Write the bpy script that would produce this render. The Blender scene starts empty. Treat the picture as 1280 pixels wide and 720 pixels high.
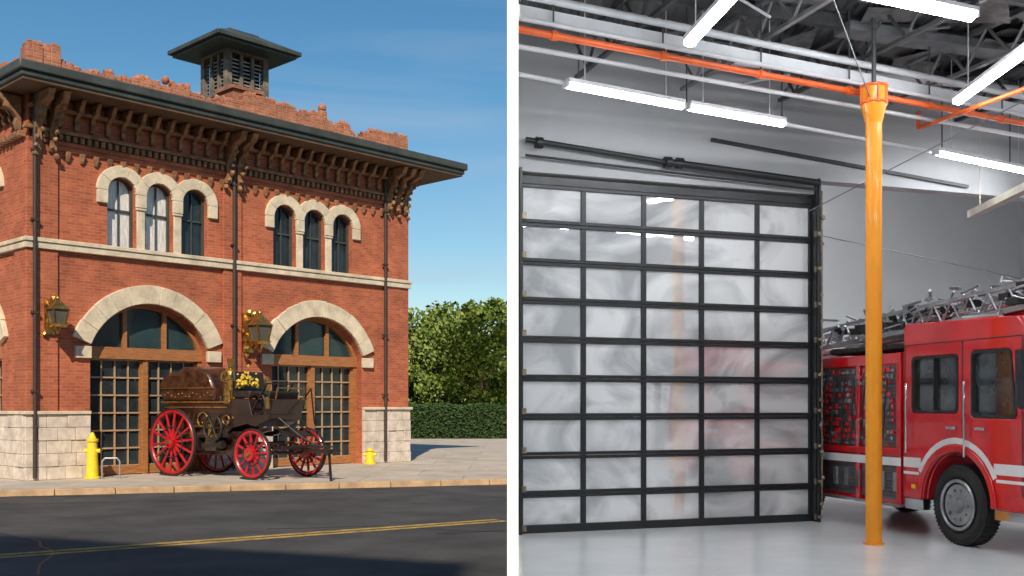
import bpy, bmesh, math, random
from mathutils import Vector, Matrix, noise
random.seed(7)
R=math.radians
scn=bpy.context.scene
S=1.094; K=1.169; ZF=-0.12

# ------------------------------------------------------------------ materials
def nn(nt,t,**kw):
    n=nt.nodes.new(t)
    for k,v in kw.items(): setattr(n,k,v)
    return n
def base(name):
    m=bpy.data.materials.new(name); m.use_nodes=True
    nt=m.node_tree; b=nt.nodes['Principled BSDF']; return m,nt,b
def M(name,col,rough=.6,metal=0,var=.2,vs=3,bump=0,bs=40,coat=0,stretch=None,col2=None):
    m,nt,b=base(name)
    tc=nn(nt,'ShaderNodeTexCoord'); src=tc.outputs['Object']
    if stretch:
        mp=nn(nt,'ShaderNodeMapping'); mp.inputs['Scale'].default_value=stretch
        nt.links.new(src,mp.inputs[0]); src=mp.outputs[0]
    n=nn(nt,'ShaderNodeTexNoise'); n.inputs['Scale'].default_value=vs; n.inputs['Detail'].default_value=5; n.inputs['Roughness'].default_value=.65
    nt.links.new(src,n.inputs['Vector'])
    r=nn(nt,'ShaderNodeValToRGB'); r.color_ramp.elements[0].position=.3; r.color_ramp.elements[1].position=.7
    c=Vector(col)
    a=c*(1-var); d=Vector(col2) if col2 else c*(1+var)
    r.color_ramp.elements[0].color=(*a,1); r.color_ramp.elements[1].color=(*[min(1,q) for q in d],1)
    nt.links.new(n.outputs['Fac'],r.inputs[0]); nt.links.new(r.outputs[0],b.inputs['Base Color'])
    b.inputs['Roughness'].default_value=rough; b.inputs['Metallic'].default_value=metal
    if coat: b.inputs['Coat Weight'].default_value=coat; b.inputs['Coat Roughness'].default_value=.06
    if bump:
        n2=nn(nt,'ShaderNodeTexNoise'); n2.inputs['Scale'].default_value=bs; n2.inputs['Detail'].default_value=4
        nt.links.new(src,n2.inputs['Vector'])
        bp=nn(nt,'ShaderNodeBump'); bp.inputs['Strength'].default_value=bump; bp.inputs['Distance'].default_value=.02
        nt.links.new(n2.outputs['Fac'],bp.inputs['Height']); nt.links.new(bp.outputs[0],b.inputs['Normal'])
        if coat: nt.links.new(bp.outputs[0],b.inputs['Coat Normal'])
    return m
def brickmat(name,c1,c2,mort,bw,bh,ms,rough=.85,flat=False,stain=.25,bump=.4):
    m,nt,b=base(name); L=nt.links.new
    tc=nn(nt,'ShaderNodeTexCoord')
    if flat: vec=tc.outputs['Object']
    else:
        sx=nn(nt,'ShaderNodeSeparateXYZ'); L(tc.outputs['Object'],sx.inputs[0])
        sn=nn(nt,'ShaderNodeSeparateXYZ'); L(tc.outputs['Normal'],sn.inputs[0])
        ab=nn(nt,'ShaderNodeMath',operation='ABSOLUTE'); L(sn.outputs[0],ab.inputs[0])
        gt=nn(nt,'ShaderNodeMath',operation='GREATER_THAN'); L(ab.outputs[0],gt.inputs[0]); gt.inputs[1].default_value=.6
        mx=nn(nt,'ShaderNodeMix'); L(gt.outputs[0],mx.inputs[0]); L(sx.outputs[0],mx.inputs[2]); L(sx.outputs[1],mx.inputs[3])
        cb=nn(nt,'ShaderNodeCombineXYZ'); L(mx.outputs[0],cb.inputs[0]); L(sx.outputs[2],cb.inputs[1]); vec=cb.outputs[0]
    br=nn(nt,'ShaderNodeTexBrick'); L(vec,br.inputs['Vector'])
    br.inputs['Scale'].default_value=1; br.inputs['Brick Width'].default_value=bw; br.inputs['Row Height'].default_value=bh
    br.inputs['Mortar Size'].default_value=ms; br.inputs['Mortar Smooth'].default_value=.3
    br.inputs['Color1'].default_value=(*c1,1); br.inputs['Color2'].default_value=(*c2,1); br.inputs['Mortar'].default_value=(*mort,1)
    n=nn(nt,'ShaderNodeTexNoise'); n.inputs['Scale'].default_value=.9; n.inputs['Detail'].default_value=8; n.inputs['Roughness'].default_value=.7
    L(tc.outputs['Object'],n.inputs['Vector'])
    r=nn(nt,'ShaderNodeMapRange'); r.inputs[1].default_value=.3; r.inputs[2].default_value=.7; r.inputs[3].default_value=1-stain; r.inputs[4].default_value=1+stain
    L(n.outputs['Fac'],r.inputs[0])
    mu=nn(nt,'ShaderNodeVectorMath',operation='SCALE'); L(br.outputs['Color'],mu.inputs[0]); L(r.outputs[0],mu.inputs['Scale'])
    L(mu.outputs[0],b.inputs['Base Color']); b.inputs['Roughness'].default_value=rough
    n3=nn(nt,'ShaderNodeTexNoise'); n3.inputs['Scale'].default_value=25; L(tc.outputs['Object'],n3.inputs['Vector'])
    ad=nn(nt,'ShaderNodeMath',operation='SUBTRACT'); L(n3.outputs['Fac'],ad.inputs[0]); L(br.outputs['Fac'],ad.inputs[1])
    bp=nn(nt,'ShaderNodeBump'); bp.inputs['Strength'].default_value=bump; bp.inputs['Distance'].default_value=.015
    L(ad.outputs[0],bp.inputs['Height']); L(bp.outputs[0],b.inputs['Normal'])
    return m
def emis(name,col,st):
    m,nt,b=base(name); b.inputs['Base Color'].default_value=(.9,.9,.9,1)
    b.inputs['Emission Color'].default_value=(*col,1); b.inputs['Emission Strength'].default_value=st; return m

brick=brickmat('red_brick',(.49,.125,.052),(.36,.078,.034),(.38,.19,.12),.225,.078,.008,stain=.34)
brick_o=brickmat('orange_brick',(.50,.18,.09),(.34,.10,.05),(.38,.25,.18),.225,.078,.009,stain=.45,bump=.7)
lime=M('limestone',(.64,.54,.40),.8,var=.27,vs=2.5,bump=.45,bs=18)
limeb=M('base_stone',(.62,.53,.45),.8,var=.28,vs=3.5,bump=.5,bs=14)
tan=M('eave_shade_sandstone',(.27,.135,.065),.8,var=.6,vs=5,bump=.8,bs=14)  # carved bracket stone, darkened so its colour carries some of the eave shadow
gutterm=M('slate_green_metal',(.055,.062,.055),.5,var=.35,vs=2,bump=.1)
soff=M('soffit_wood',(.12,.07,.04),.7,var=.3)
roofm=M('roof_felt',(.09,.09,.09),.9,var=.3)
darkm=M('dark_opening',(.025,.025,.025),.45,.3,var=.3)
brass=M('aged_brass',(.52,.31,.09),.35,.9,var=.5,vs=9)
wood=M('varnished_wood',(.36,.15,.055),.4,var=.35,vs=4,stretch=(1,1,8))
wood_d=M('window_frame_paint',(.06,.065,.06),.5,var=.2)
glassd=M('dark_window_glass',(.02,.03,.035),.04,0,var=.6,vs=1.2,bump=.05,bs=1.5)
curtain=M('curtained_glass',(.68,.66,.62),.15,var=.4,vs=5,coat=.6,stretch=(9,9,.6))
teal=M('teal_fanlight_glass',(.025,.05,.055),.05,var=.4,vs=1)
doorlt=M('muntin_cream',(.42,.28,.17),.5)
redp=M('wagon_red',(.42,.010,.018),.3,var=.3,vs=8,coat=.5)
maroon=M('wagon_maroon',(.028,.010,.008),.3,var=.4,coat=.6)
copper=M('boiler_leather_brown',(.085,.034,.018),.35,.4,var=.7,vs=5,bump=.4,bs=8,coat=.3)
rubber=M('rubber',(.02,.02,.02),.75,var=.3,bump=.2)
leather=M('black_leather',(.022,.016,.013),.5,var=.3,bump=.2)
yel=M('yellow_paint',(.80,.60,.03),.5,var=.15,vs=8)
steel=M('galvanised_steel',(.5,.5,.5),.4,.8,var=.2)
flower=M('yellow_flowers',(.72,.46,.05),.7,var=.5,vs=20)
asphalt=M('asphalt',(.056,.054,.056),.85,var=.45,vs=.7,bump=.7,bs=60)
concrete=brickmat('sidewalk_concrete',(.50,.43,.36),(.46,.40,.335),(.34,.29,.25),2.4,2.4,.02,flat=True,stain=.24,bump=.3)
kerbm=M('kerb_stone',(.48,.32,.19),.85,var=.35,vs=2,bump=.3)
grass=M('grass',(.05,.09,.025),.95,var=.4,vs=.5,bump=.5,bs=30)
linem=M('yellow_road_paint',(.40,.26,.07),.8,var=.5,vs=4.5,bump=.2)
bark=M('bark',(.09,.06,.04),.9,var=.3,bump=.6,bs=12)
wallw=M('divider_white',(.86,.86,.86),.8,var=.02,vs=1,bump=.05)
wallg=M('grey_painted_block',(.41,.42,.435),.7,var=.10,vs=.5,bump=.06,bs=12)
wallf=M('white_painted_block',(.68,.69,.70),.7,var=.06,vs=.4)
floorm=M('epoxy_floor',(.76,.79,.81),.2,var=.08,vs=.9,bump=.03,bs=3)
framem=M('black_aluminium',(.028,.03,.033),.38,.3,var=.2)
orange=M('orange_paint',(.90,.31,.006),.4,var=.06,vs=3,coat=.2)
opipe=M('orange_red_pipe',(.78,.13,.025),.4,var=.15)
whitem=M('white_enamel',(.62,.63,.65),.4,var=.1)
greym=M('grey_steel',(.22,.225,.235),.4,.4,var=.35)
dgrey=M('dark_steel',(.08,.082,.085),.5,.4,var=.4)
tube=emis('led_tube',(.95,.98,1),42)
tred=M('fire_engine_red',(.62,.010,.016),.22,var=.15,vs=3,bump=.25,bs=4,coat=1)
twhite=M('reflective_white',(.78,.76,.76),.4,var=.1)
chrome=M('chrome',(.75,.76,.78),.12,1,var=.1)
alu=M('brushed_aluminium',(.42,.43,.45),.35,.85,var=.35)
tglass=M('truck_glass',(.035,.045,.05),.05,var=.8,vs=2.5,coat=1)
amber=M('amber_lens',(.95,.42,.02),.2,var=.1)

def deck_material():
    m,nt,b=base('ceiling_deck'); L=nt.links.new
    tc=nn(nt,'ShaderNodeTexCoord'); v=nn(nt,'ShaderNodeTexVoronoi'); v.inputs['Scale'].default_value=1.1; v.inputs['Detail'].default_value=2; L(tc.outputs['Object'],v.inputs['Vector'])
    r=nn(nt,'ShaderNodeValToRGB'); r.color_ramp.elements[0].color=(.022,.023,.025,1); r.color_ramp.elements[1].color=(.13,.132,.135,1)
    L(v.outputs['Color'],r.inputs[0]); L(r.outputs[0],b.inputs['Base Color']); b.inputs['Roughness'].default_value=.5
    w=nn(nt,'ShaderNodeTexWave'); w.inputs['Scale'].default_value=2.2; L(tc.outputs['Object'],w.inputs['Vector'])
    bp=nn(nt,'ShaderNodeBump'); bp.inputs['Strength'].default_value=.6; bp.inputs['Distance'].default_value=.05; L(w.outputs['Fac'],bp.inputs['Height']); L(bp.outputs[0],b.inputs['Normal'])
    return m
deckm=deck_material()
def pane_material():
    m,nt,b=base('frosted_door_glazing'); L=nt.links.new
    tc=nn(nt,'ShaderNodeTexCoord')
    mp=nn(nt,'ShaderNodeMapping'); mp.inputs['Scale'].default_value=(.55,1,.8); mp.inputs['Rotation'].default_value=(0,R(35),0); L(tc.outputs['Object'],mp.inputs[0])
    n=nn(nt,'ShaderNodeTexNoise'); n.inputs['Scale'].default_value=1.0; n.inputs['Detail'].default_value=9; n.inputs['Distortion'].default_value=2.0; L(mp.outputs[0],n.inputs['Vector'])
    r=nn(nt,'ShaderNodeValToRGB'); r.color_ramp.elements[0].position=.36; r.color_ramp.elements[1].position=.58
    r.color_ramp.elements[0].color=(.40,.42,.44,1); r.color_ramp.elements[1].color=(.90,.91,.92,1)  # streaky grey reflections put into the base colour as distorted noise
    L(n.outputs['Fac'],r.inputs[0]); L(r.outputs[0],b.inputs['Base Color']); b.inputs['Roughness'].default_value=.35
    b.inputs['Coat Weight'].default_value=1; b.inputs['Coat Roughness'].default_value=.01; b.inputs['Coat IOR'].default_value=3.4
    n2=nn(nt,'ShaderNodeTexNoise'); n2.inputs['Scale'].default_value=1.6; L(tc.outputs['Object'],n2.inputs['Vector'])
    bp=nn(nt,'ShaderNodeBump'); bp.inputs['Strength'].default_value=.05; bp.inputs['Distance'].default_value=.05; L(n2.outputs['Fac'],bp.inputs['Height'])
    L(bp.outputs[0],b.inputs['Coat Normal'])
    return m
panem=pane_material()
def leafmat(name,c1,c2):
    m,nt,b=base(name); L=nt.links.new
    g=nn(nt,'ShaderNodeNewGeometry'); r=nn(nt,'ShaderNodeValToRGB')
    r.color_ramp.elements[0].color=(*c1,1); r.color_ramp.elements[1].color=(*c2,1)
    L(g.outputs['Random Per Island'],r.inputs[0]); L(r.outputs[0],b.inputs['Base Color']); b.inputs['Roughness'].default_value=.6
    return m
leafm=leafmat('leaves',(.045,.095,.012),(.24,.30,.045))
hedgem=leafmat('hedge_leaves',(.015,.04,.008),(.055,.10,.02))

# ------------------------------------------------------------------ builders
def empty(name,loc=(0,0,0),ang=0):
    e=bpy.data.objects.new(name,None); scn.collection.objects.link(e); e.location=loc; e.rotation_euler=(0,0,ang); return e
class MB:
    def __init__(s,sc=1.0): s.v=[]; s.f=[]; s.sc=sc
    def add(s,vs,fs):
        o=len(s.v); s.v+= [Vector(p) for p in vs]; s.f+=[tuple(i+o for i in f) for f in fs]; return s
    def box(s,a,b,rot=None,piv=None):
        x0,y0,z0=a; x1,y1,z1=b
        vs=[Vector(p) for p in [(x0,y0,z0),(x1,y0,z0),(x1,y1,z0),(x0,y1,z0),(x0,y0,z1),(x1,y0,z1),(x1,y1,z1),(x0,y1,z1)]]
        if rot is not None:
            c=Vector(piv) if piv else sum(vs,Vector())/8
            vs=[rot@(v-c)+c for v in vs]
        return s.add(vs,[(0,3,2,1),(4,5,6,7),(0,1,5,4),(1,2,6,5),(2,3,7,6),(3,0,4,7)])
    def frus(s,a,b,z0,c,d,z1):
        return s.add([(a[0],a[1],z0),(b[0],a[1],z0),(b[0],b[1],z0),(a[0],b[1],z0),(c[0],c[1],z1),(d[0],c[1],z1),(d[0],d[1],z1),(c[0],d[1],z1)],
          [(0,3,2,1),(4,5,6,7),(0,1,5,4),(1,2,6,5),(2,3,7,6),(3,0,4,7)])
    def bar(s,p,q,w,h=None):
        p=Vector(p);q=Vector(q);h=h or w; d=(q-p).normalized(); up=Vector((0,0,1)) if abs(d.z)<.95 else Vector((1,0,0))
        x=d.cross(up).normalized()*w/2; y=x.cross(d).normalized()*h/2
        vs=[p-x-y,p+x-y,p+x+y,p-x+y,q-x-y,q+x-y,q+x+y,q-x+y]
        return s.add(vs,[(0,1,2,3),(7,6,5,4),(4,5,1,0),(5,6,2,1),(6,7,3,2),(7,4,0,3)])
    def cyl(s,p,q,r,r2=None,n=14):
        p=Vector(p);q=Vector(q); r2=r if r2 is None else r2; d=(q-p).normalized(); up=Vector((0,0,1)) if abs(d.z)<.95 else Vector((1,0,0))
        x=d.cross(up).normalized(); y=d.cross(x).normalized(); vs=[];fs=[]
        for i in range(n):
            a=2*math.pi*i/n; o=x*math.cos(a)+y*math.sin(a); vs+= [p+o*r,q+o*r2]
        for i in range(n):
            j=(i+1)%n; fs.append((2*i,2*i+1,2*j+1,2*j))
        fs.append(tuple(2*i for i in range(n))); fs.append(tuple(2*i+1 for i in reversed(range(n))))
        return s.add(vs,fs)
    def torus(s,c,ax,Rr,r,n=32,m=8,w=None):
        c=Vector(c); ax=Vector(ax).normalized(); up=Vector((0,0,1)) if abs(ax.z)<.95 else Vector((1,0,0))
        x=ax.cross(up).normalized(); y=ax.cross(x); vs=[];fs=[]; w=w or r
        for i in range(n):
            a=2*math.pi*i/n; o=x*math.cos(a)+y*math.sin(a)
            for j in range(m):
                b=2*math.pi*(j+.5)/m; vs.append(c+o*(Rr+r*math.cos(b))+ax*w*math.sin(b))
        for i in range(n):
            for j in range(m):
                fs.append((i*m+j,i*m+(j+1)%m,((i+1)%n)*m+(j+1)%m,((i+1)%n)*m+j))
        return s.add(vs,fs)
    def ball(s,c,r,sub=2,jit=0,sq=(1,1,1)):
        bm=bmesh.new(); bmesh.ops.create_icosphere(bm,subdivisions=sub,radius=1)
        vs=[]; c=Vector(c)
        for v in bm.verts:
            k=r*(1+jit*random.uniform(-1,1)); vs.append(c+Vector((v.co.x*sq[0],v.co.y*sq[1],v.co.z*sq[2]))*k)
        fs=[tuple(v.index for v in f.verts) for f in bm.faces]; bm.free(); return s.add(vs,fs)
    def plate(s,outer,holes,mp,w0,w1):
        bm=bmesh.new(); loops=[outer]+list(holes); 
        for lp in loops:
            vv=[bm.verts.new((p[0],p[1],0)) for p in lp]
            for i in range(len(vv)): bm.edges.new((vv[i],vv[(i+1)%len(vv)]))
        bm.verts.index_update()
        bmesh.ops.triangle_fill(bm,use_beauty=True,edges=bm.edges[:])
        bm.verts.index_update(); N=len(bm.verts)
        pts=[(v.co.x,v.co.y) for v in bm.verts]
        tris=[tuple(v.index for v in f.verts) for f in bm.faces]; bm.free()
        vs=[mp(p[0],p[1],w0) for p in pts]+[mp(p[0],p[1],w1) for p in pts]
        fs=[t for t in tris]+[tuple(i+N for i in reversed(t)) for t in tris]
        o=0
        for lp in loops:
            n=len(lp)
            for i in range(n): j=(i+1)%n; fs.append((o+i,o+j,o+j+N,o+i+N))
            o+=n
        return s.add(vs,fs)
    def done(s,name,mat,parent=None,bevel=0,smooth=True):
        me=bpy.data.meshes.new(name); me.from_pydata([tuple(v*s.sc) for v in s.v],[],s.f)
        bm=bmesh.new(); bm.from_mesh(me); bmesh.ops.recalc_face_normals(bm,faces=bm.faces); bm.to_mesh(me); bm.free()
        ob=bpy.data.objects.new(name,me); scn.collection.objects.link(ob); me.materials.append(mat)
        if smooth:
            me.shade_smooth(); me.set_sharp_from_angle(angle=R(35))
        if parent: ob.parent=parent
        if bevel:
            b=ob.modifiers.new('Bevel','BEVEL'); b.width=bevel; b.segments=2; b.limit_method='ANGLE'; b.angle_limit=R(40)
        return ob
def arc(cx,hw,zs,rise,n=20,ext=0):
    Rr=(hw*hw+rise*rise)/(2*rise); zc=zs+rise-Rr; a=math.asin(min(1,hw/Rr)) if rise<=hw else math.pi-math.asin(hw/Rr)
    Rr+=ext
    return [(cx+Rr*math.sin(-a+2*a*i/n), zc+Rr*math.cos(-a+2*a*i/n)) for i in range(n+1)],Rr,zc,a
fm=lambda x,z,w:(x,w,z)         # front facade
sm=lambda y,z,w:(w,y,z)         # side facade
# =================================================================== FIRE STATION
C=Vector((-10.42*S,22.4*S,0))
st=empty('brick_fire_station',C,math.atan2(.731,.682))
W_=10.75; DP=10.0; HT=8.35
doors=[(2.82,1.46),(7.64,1.47)]
ZS=3.0; RISE=1.0
def outline(length,ds):
    o=[(0,0)]
    for cx,hw in ds:
        p,_,_,_=arc(cx,hw,ZS,RISE); o.append((cx-hw,0)); o+=p; o.append((cx+hw,0))
    o+=[(length,0),(length,HT),(0,HT)]; return o
wins=[2.10,3.03,3.96,6.55,7.49,8.43]; WHW=.34
def winloop(cx): 
    p,_,_,_=arc(cx,WHW,6.52,WHW-.001,12); return [(cx-WHW,5.26)]+p+[(cx+WHW,5.26)]
mb=MB(S)
mb.plate(outline(W_,doors),[winloop(c) for c in wins],fm,0,.45)
swins=[1.9,2.85,3.8]
mb.plate([(y+0,z) for y,z in outline(DP,[(2.9,1.46)])],[winloop(c) for c in swins],sm,0.002,.45)
mb.box((.45,DP-.4,0),(W_,DP,HT)); mb.box((W_-.45,.452,0),(W_,DP-.4,HT))
mb.done('walls',brick,st)
# pilasters
mb=MB(S)
for a,b_ in [(-.05,.62),(4.72,5.24),(9.92,W_+.05)]:
    mb.box((a,-.055,1.35),(b_,.01 if a>0 else .0,7.3))
mb.box((-.053,0.0,1.35),(.01,.62,7.3)); mb.box((W_-.01,.0,1.35),(W_+.053,.62,7.3))
mb.box((.1,-.05,7.22),(W_,.01,7.34))
mb.box((.1,-.10,7.342),(W_,.01,7.42))
mb.done('pilasters',brick,st,.01)
# stone base blocks
mb=MB(S)
def blocks(a,b_,zt,y0=-.1,side=False):
    z=0; row=0
    while z<zt-.05:
        h=zt/5; x=a; off=(.26 if row%2 else .46)
        while x<b_-.02:
            x2=min(b_,x+off); 
            if b_-x2<.15: x2=b_
            j=random.uniform(-.018,.018)
            if not side: mb.box((x+.003,y0+j,z+.003),(x2-.003,.02,z+h-.003))
            else: mb.box((y0+j,x+.003,z+.003),(.02,x2-.003,z+h-.003))
            x=x2; off=random.uniform(.38,.56)
        z+=h; row+=1
blocks(-.1,1.33,1.42); blocks(4.30,6.15,1.42); blocks(9.13,W_+.1,1.5)
blocks(0.02,1.42,1.42,-.1,True); blocks(4.38,9.9,1.42,-.1,True)
mb.done('stone_base',limeb,st,.012)
mb=MB(S)
for (a,b_) in [(-.14,1.33),(4.30,6.15),(9.13,W_+.14)]:
    mb.box((a,-.15,1.425 if a<9 else 1.505),(b_,-.0,1.50 if a<9 else 1.58))
mb.box((-.14,.0,1.425),(-.0,1.42,1.50))
mb.box((-.1,-.11,5.02),(W_+.1,-.0,5.16)); mb.box((-.13,-.14,5.162),(W_+.13,-.0,5.25))
mb.box((-.1,.0,5.02),(-.0,DP,5.16)); mb.box((-.13,.0,5.162),(-.0,DP,5.25))
mb.box((W_,0,5.02),(W_+.1,DP,5.16))
mb.done('belt_course',lime,st,.012)
# voussoirs
mb=MB(S)
def voussoirs(cx,hw,zs,rise,w,n,mp,w0,w1,gap=.006,jit=.01):
    _,Rr,zc,a=arc(cx,hw,zs,rise)
    for i in range(n):
        a0=-a+2*a*i/n+gap/Rr; a1=-a+2*a*(i+1)/n-gap/Rr; k=random.uniform(-jit,jit); ro=Rr+w+(k*2)
        pts=[(cx+ro*math.sin(t),zc+ro*math.cos(t)) for t in (a0,(a0*2+a1)/3,(a0+2*a1)/3,a1)]+[(cx+Rr*math.sin(t),zc+Rr*math.cos(t)) for t in (a1,(a0+2*a1)/3,(a0*2+a1)/3,a0)]
        mb.plate(pts,[],mp,w0+k,w1)
for cx,hw in doors:
    voussoirs(cx,hw,ZS,RISE,.43,11,fm,-.09,.05,.003)
    for sx in(-1,1):
        x0=cx+sx*hw; x1=cx+sx*(hw+.36); mb.box((min(x0,x1),-.1,ZS-.32),(max(x0,x1),.04,ZS-.05))
voussoirs(2.9,1.46,ZS,RISE,.43,11,sm,-.09,.05,.003)
mb.done('door_arches',lime,st,.012)
mb=MB(S)
for c in wins: voussoirs(c,WHW,6.52,WHW-.001,.265,5,fm,-.07,.04,.002,.003)
for c in swins: voussoirs(c,WHW,6.52,WHW-.001,.265,5,sm,-.07,.04,.002,.003)
for g in (wins[:3],wins[3:]):
    for i,x in enumerate([g[0]-WHW-.13,(g[0]+g[1])/2,(g[1]+g[2])/2,g[2]+WHW+.13]):
        w=.125; mb.box((x-w,-.075,6.22),(x+w,.03,6.515)); 
    for x in [(g[0]+g[1])/2,(g[1]+g[2])/2]:
        mb.box((x-.10,-.03,5.25),(x+.10,.03,6.16)); mb.box((x-.12,-.06,6.16),(x+.12,.03,6.215))
mb.done('window_hoods',lime,st,.012)
# windows
mf=MB(S); g1=MB(S); g2=MB(S)
def window(cx,mp,light):
    lo=winloop(cx); inner=[(cx+(x-cx)*.82,5.26+(z-5.26)*.955+.035) for x,z in lo]
    mf.plate(lo,[inner],mp,.14,.2)
    zz=6.1
    for a,b_ in [((cx-.3,zz),(cx+.3,zz+.045)),((cx-.014,5.3),(cx+.014,6.8))]:
        mf.plate([(a[0],a[1]),(b_[0],a[1]),(b_[0],b_[1]),(a[0],b_[1])],[],mp,.15,.19)
    (g2 if light else g1).plate(lo,[],mp,.2,.23)
for i,c in enumerate(wins): window(c,fm,i in(0,1))
for c in swins: window(c,sm,False)
mf.done('window_frames',wood_d,st); g1.done('window_glass',glassd,st); g2.done('curtained_windows',curtain,st)
# door infills
mw=MB(S); mg=MB(S); mt=MB(S); mc=MB(S)
def doorfill(cx,hw,mp,fl):
    def rect(m,x0,x1,z0,z1,w0,w1): m.plate([(x0,z0),(x1,z0),(x1,z1),(x0,z1)],[],mp,w0,w1)
    lo,_,_,_=arc(cx,hw,ZS,RISE); lo=[(cx-hw,2.95)]+lo+[(cx+hw,2.95)]
    li,_,_,_=arc(cx,hw-.1,ZS,RISE-.09); li=[(cx-hw+.1,2.97)]+li+[(cx+hw-.1,2.97)]
    mw.plate(lo,[li],mp,.26,.40); mt.plate([(x,z) for x,z in li],[],mp,.37,.39)
    for x in (-.5,.5): rect(mw,cx+x-.05,cx+x+.05,2.97,ZS+RISE*.86,.27,.36)
    rect(mw,cx-hw,cx+hw,2.70,2.97,.2,.42)
    rect(mw,cx-hw,cx-hw+.10,0,2.70,.24,.42); rect(mw,cx+hw-.10,cx+hw,0,2.70,.24,.42); rect(mw,cx-.06,cx+.06,0,2.70,.25,.42)
    rect(mg,cx-hw+.12,cx+hw-.12,.0,2.70,.39,.42)
    for s_ in(-1,1):
        a=cx-hw+.10 if s_<0 else cx+.06; b_=cx-.06 if s_<0 else cx+hw-.10
        rect(mw,a,a+.05,.02,2.68,.3,.385); rect(mw,b_-.05,b_,.02,2.68,.3,.385)
        rect(mw,a+.05,b_-.05,.02,.22,.33,.387)
        for i in range(1,4):
            x=a+(b_-a)*i/4; rect(mc,x-.016,x+.016,.22,2.68,.345,.38)
        for i in range(0,7):
            z=.22+2.46*i/6; rect(mc,a+.05,b_-.05,z-.018,z+.018,.335,.375)
for cx,hw in doors: doorfill(cx,hw,fm,1)
doorfill(2.9,1.46,sm,1)
mw.done('door_frames',wood,st); mg.done('door_glass',glassd,st); mt.done('fanlight_glass',teal,st); mc.done('door_muntins',doorlt,st)
# eaves / gutter
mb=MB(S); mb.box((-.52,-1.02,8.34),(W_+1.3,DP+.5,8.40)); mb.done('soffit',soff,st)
mb=MB(S); mb.box((-.56,-1.06,8.402),(W_+1.36,DP+.5,8.52)); mb.box((-.62,-1.12,8.522),(W_+1.43,DP+.55,8.72))
mb.done('eave_gutter',gutterm,st,.03)
mb=MB(S); mb.frus((-.56,-1.06),(W_+1.36,DP+.5),8.72,(-.02,-.02),(W_+.02,DP),8.98); mb.done('roof_slope',gutterm,st)
mb=MB(S)
def bracket(x,y,ax,w,sc=1,big=False):
    prof=[(0,-1.0*sc),(.08,-1.0*sc),(.13,-.80*sc),(.10,-.66*sc),(.18,-.5*sc),(.34,-.40*sc),(.37,-.26*sc),(.5*sc+.1,-.18*sc),(.6*sc+.1,-.02),(0,-.02)]
    dx,dy=ax; px,py=-dy,dx
    mp=lambda a,z,wv:(x+dx*a+px*wv, y+dy*a+py*wv, 8.34+z)
    mb.plate(prof,[],mp,-w/2,w/2)
    if big:
        for k in range(7): mb.ball((x+dx*(.10+.05*k)+px*random.uniform(-.08,.08),y+dy*(.10+.05*k),7.05+.17*k),random.uniform(.05,.085),1,.3)
xs=[i*.36+.30 for i in range(30)]
for x in xs:
    if x<W_-.1: bracket(x,0,(0,-1),.10,.62)
for y in [i*.36+.4 for i in range(26)]: bracket(0,y,(-1,0),.10,.5) 
for x in (.15,.48,4.83,5.14,10.02,10.35,10.65): bracket(x,-.05,(0,-1),.16,1.2,True)
bracket(-.05,.3,(-1,0),.16,.75)
bracket(W_+.05,.3,(1,0),.18,1.12,True)
for i in range(66):
    x=.12+i*.16
    mb.box((x,-.15,7.43),(x+.09,.0,7.56))
for i in range(48):
    mb.box((-.15,.12+i*.204,7.43),(.0,.23+i*.204,7.56))
for i in range(33): # pendant corbels
    x=.2+i*.32; mb.frus((x-.03,-.05),(x+.03,.0),7.0,(x-.06,-.1),(x+.06,.0),7.215)
mb.box((-.02,-.2,8.05),(W_+.02,-.0,8.12)); mb.box((-.13,-.14,7.58),(W_+.1,-.0,7.65))
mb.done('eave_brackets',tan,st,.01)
# broken parapet
def hgt(s):
    h=9.2+.02*s
    if s<.7: h=9.5
    if 5.25<s<6.15: h=9.55
    if 6.2<s<8.6: h=9.48-.03*(s-6.2)
    if 8.6<=s<9.6: h=9.28
    if s>=9.6: h=9.40
    q=noise.noise(Vector((s*1.3,3.1,0)))*.26+noise.noise(Vector((s*5,1,0)))*.12
    if s<.7 or 5.25<s<6.15: q*=.6
    return h+q
mb=MB(S); s_=-.02
while s_<W_:
    w=random.choice([.22,.12,.3,.18]); d=random.uniform(-.015,.015); h0=hgt(s_); 
    mb.box((s_,.02+d,8.8),(s_+w-.001,.38,h0-.09)); 
    mb.box((s_+.01,.04+d,h0-.088),(s_+w-.01,.34,h0),Matrix.Rotation(random.uniform(-.12,.12),3,'Y'))
    for q in range(3): mb.ball((s_+random.uniform(0,w),.15,h0+.01),random.uniform(.03,.09),1,.35)
    s_+=w
s_=.39
while s_<DP:
    w=random.choice([.11,.22,.16]); mb.box((-.02,s_,8.8),(.33,s_+w-.003,9.2+.25*noise.noise(Vector((s_*2,9,0)))+random.uniform(0,.04))); s_+=w
mb.done('broken_parapet',brick_o,st,.012)
mb=MB(S)
mb.box((5.35,.5,8.9),(6.15,1.2,9.75)); mb.box((5.28,.43,9.752),(6.22,1.27,9.84)); 
mb.ball((7.9,.2,9.72),.12,2,.15); mb.box((7.8,.1,9.4),(8.0,.3,9.63)); mb.ball((3.3,.2,9.42),.1,2,.15)
mb.done('chimney_stack',brick_o,st,.01)
mb=MB(S); mb.box((.4,.4,8.985),(W_-.05,DP-.1,9.02)); mb.done('flat_roof',roofm,st)
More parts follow.
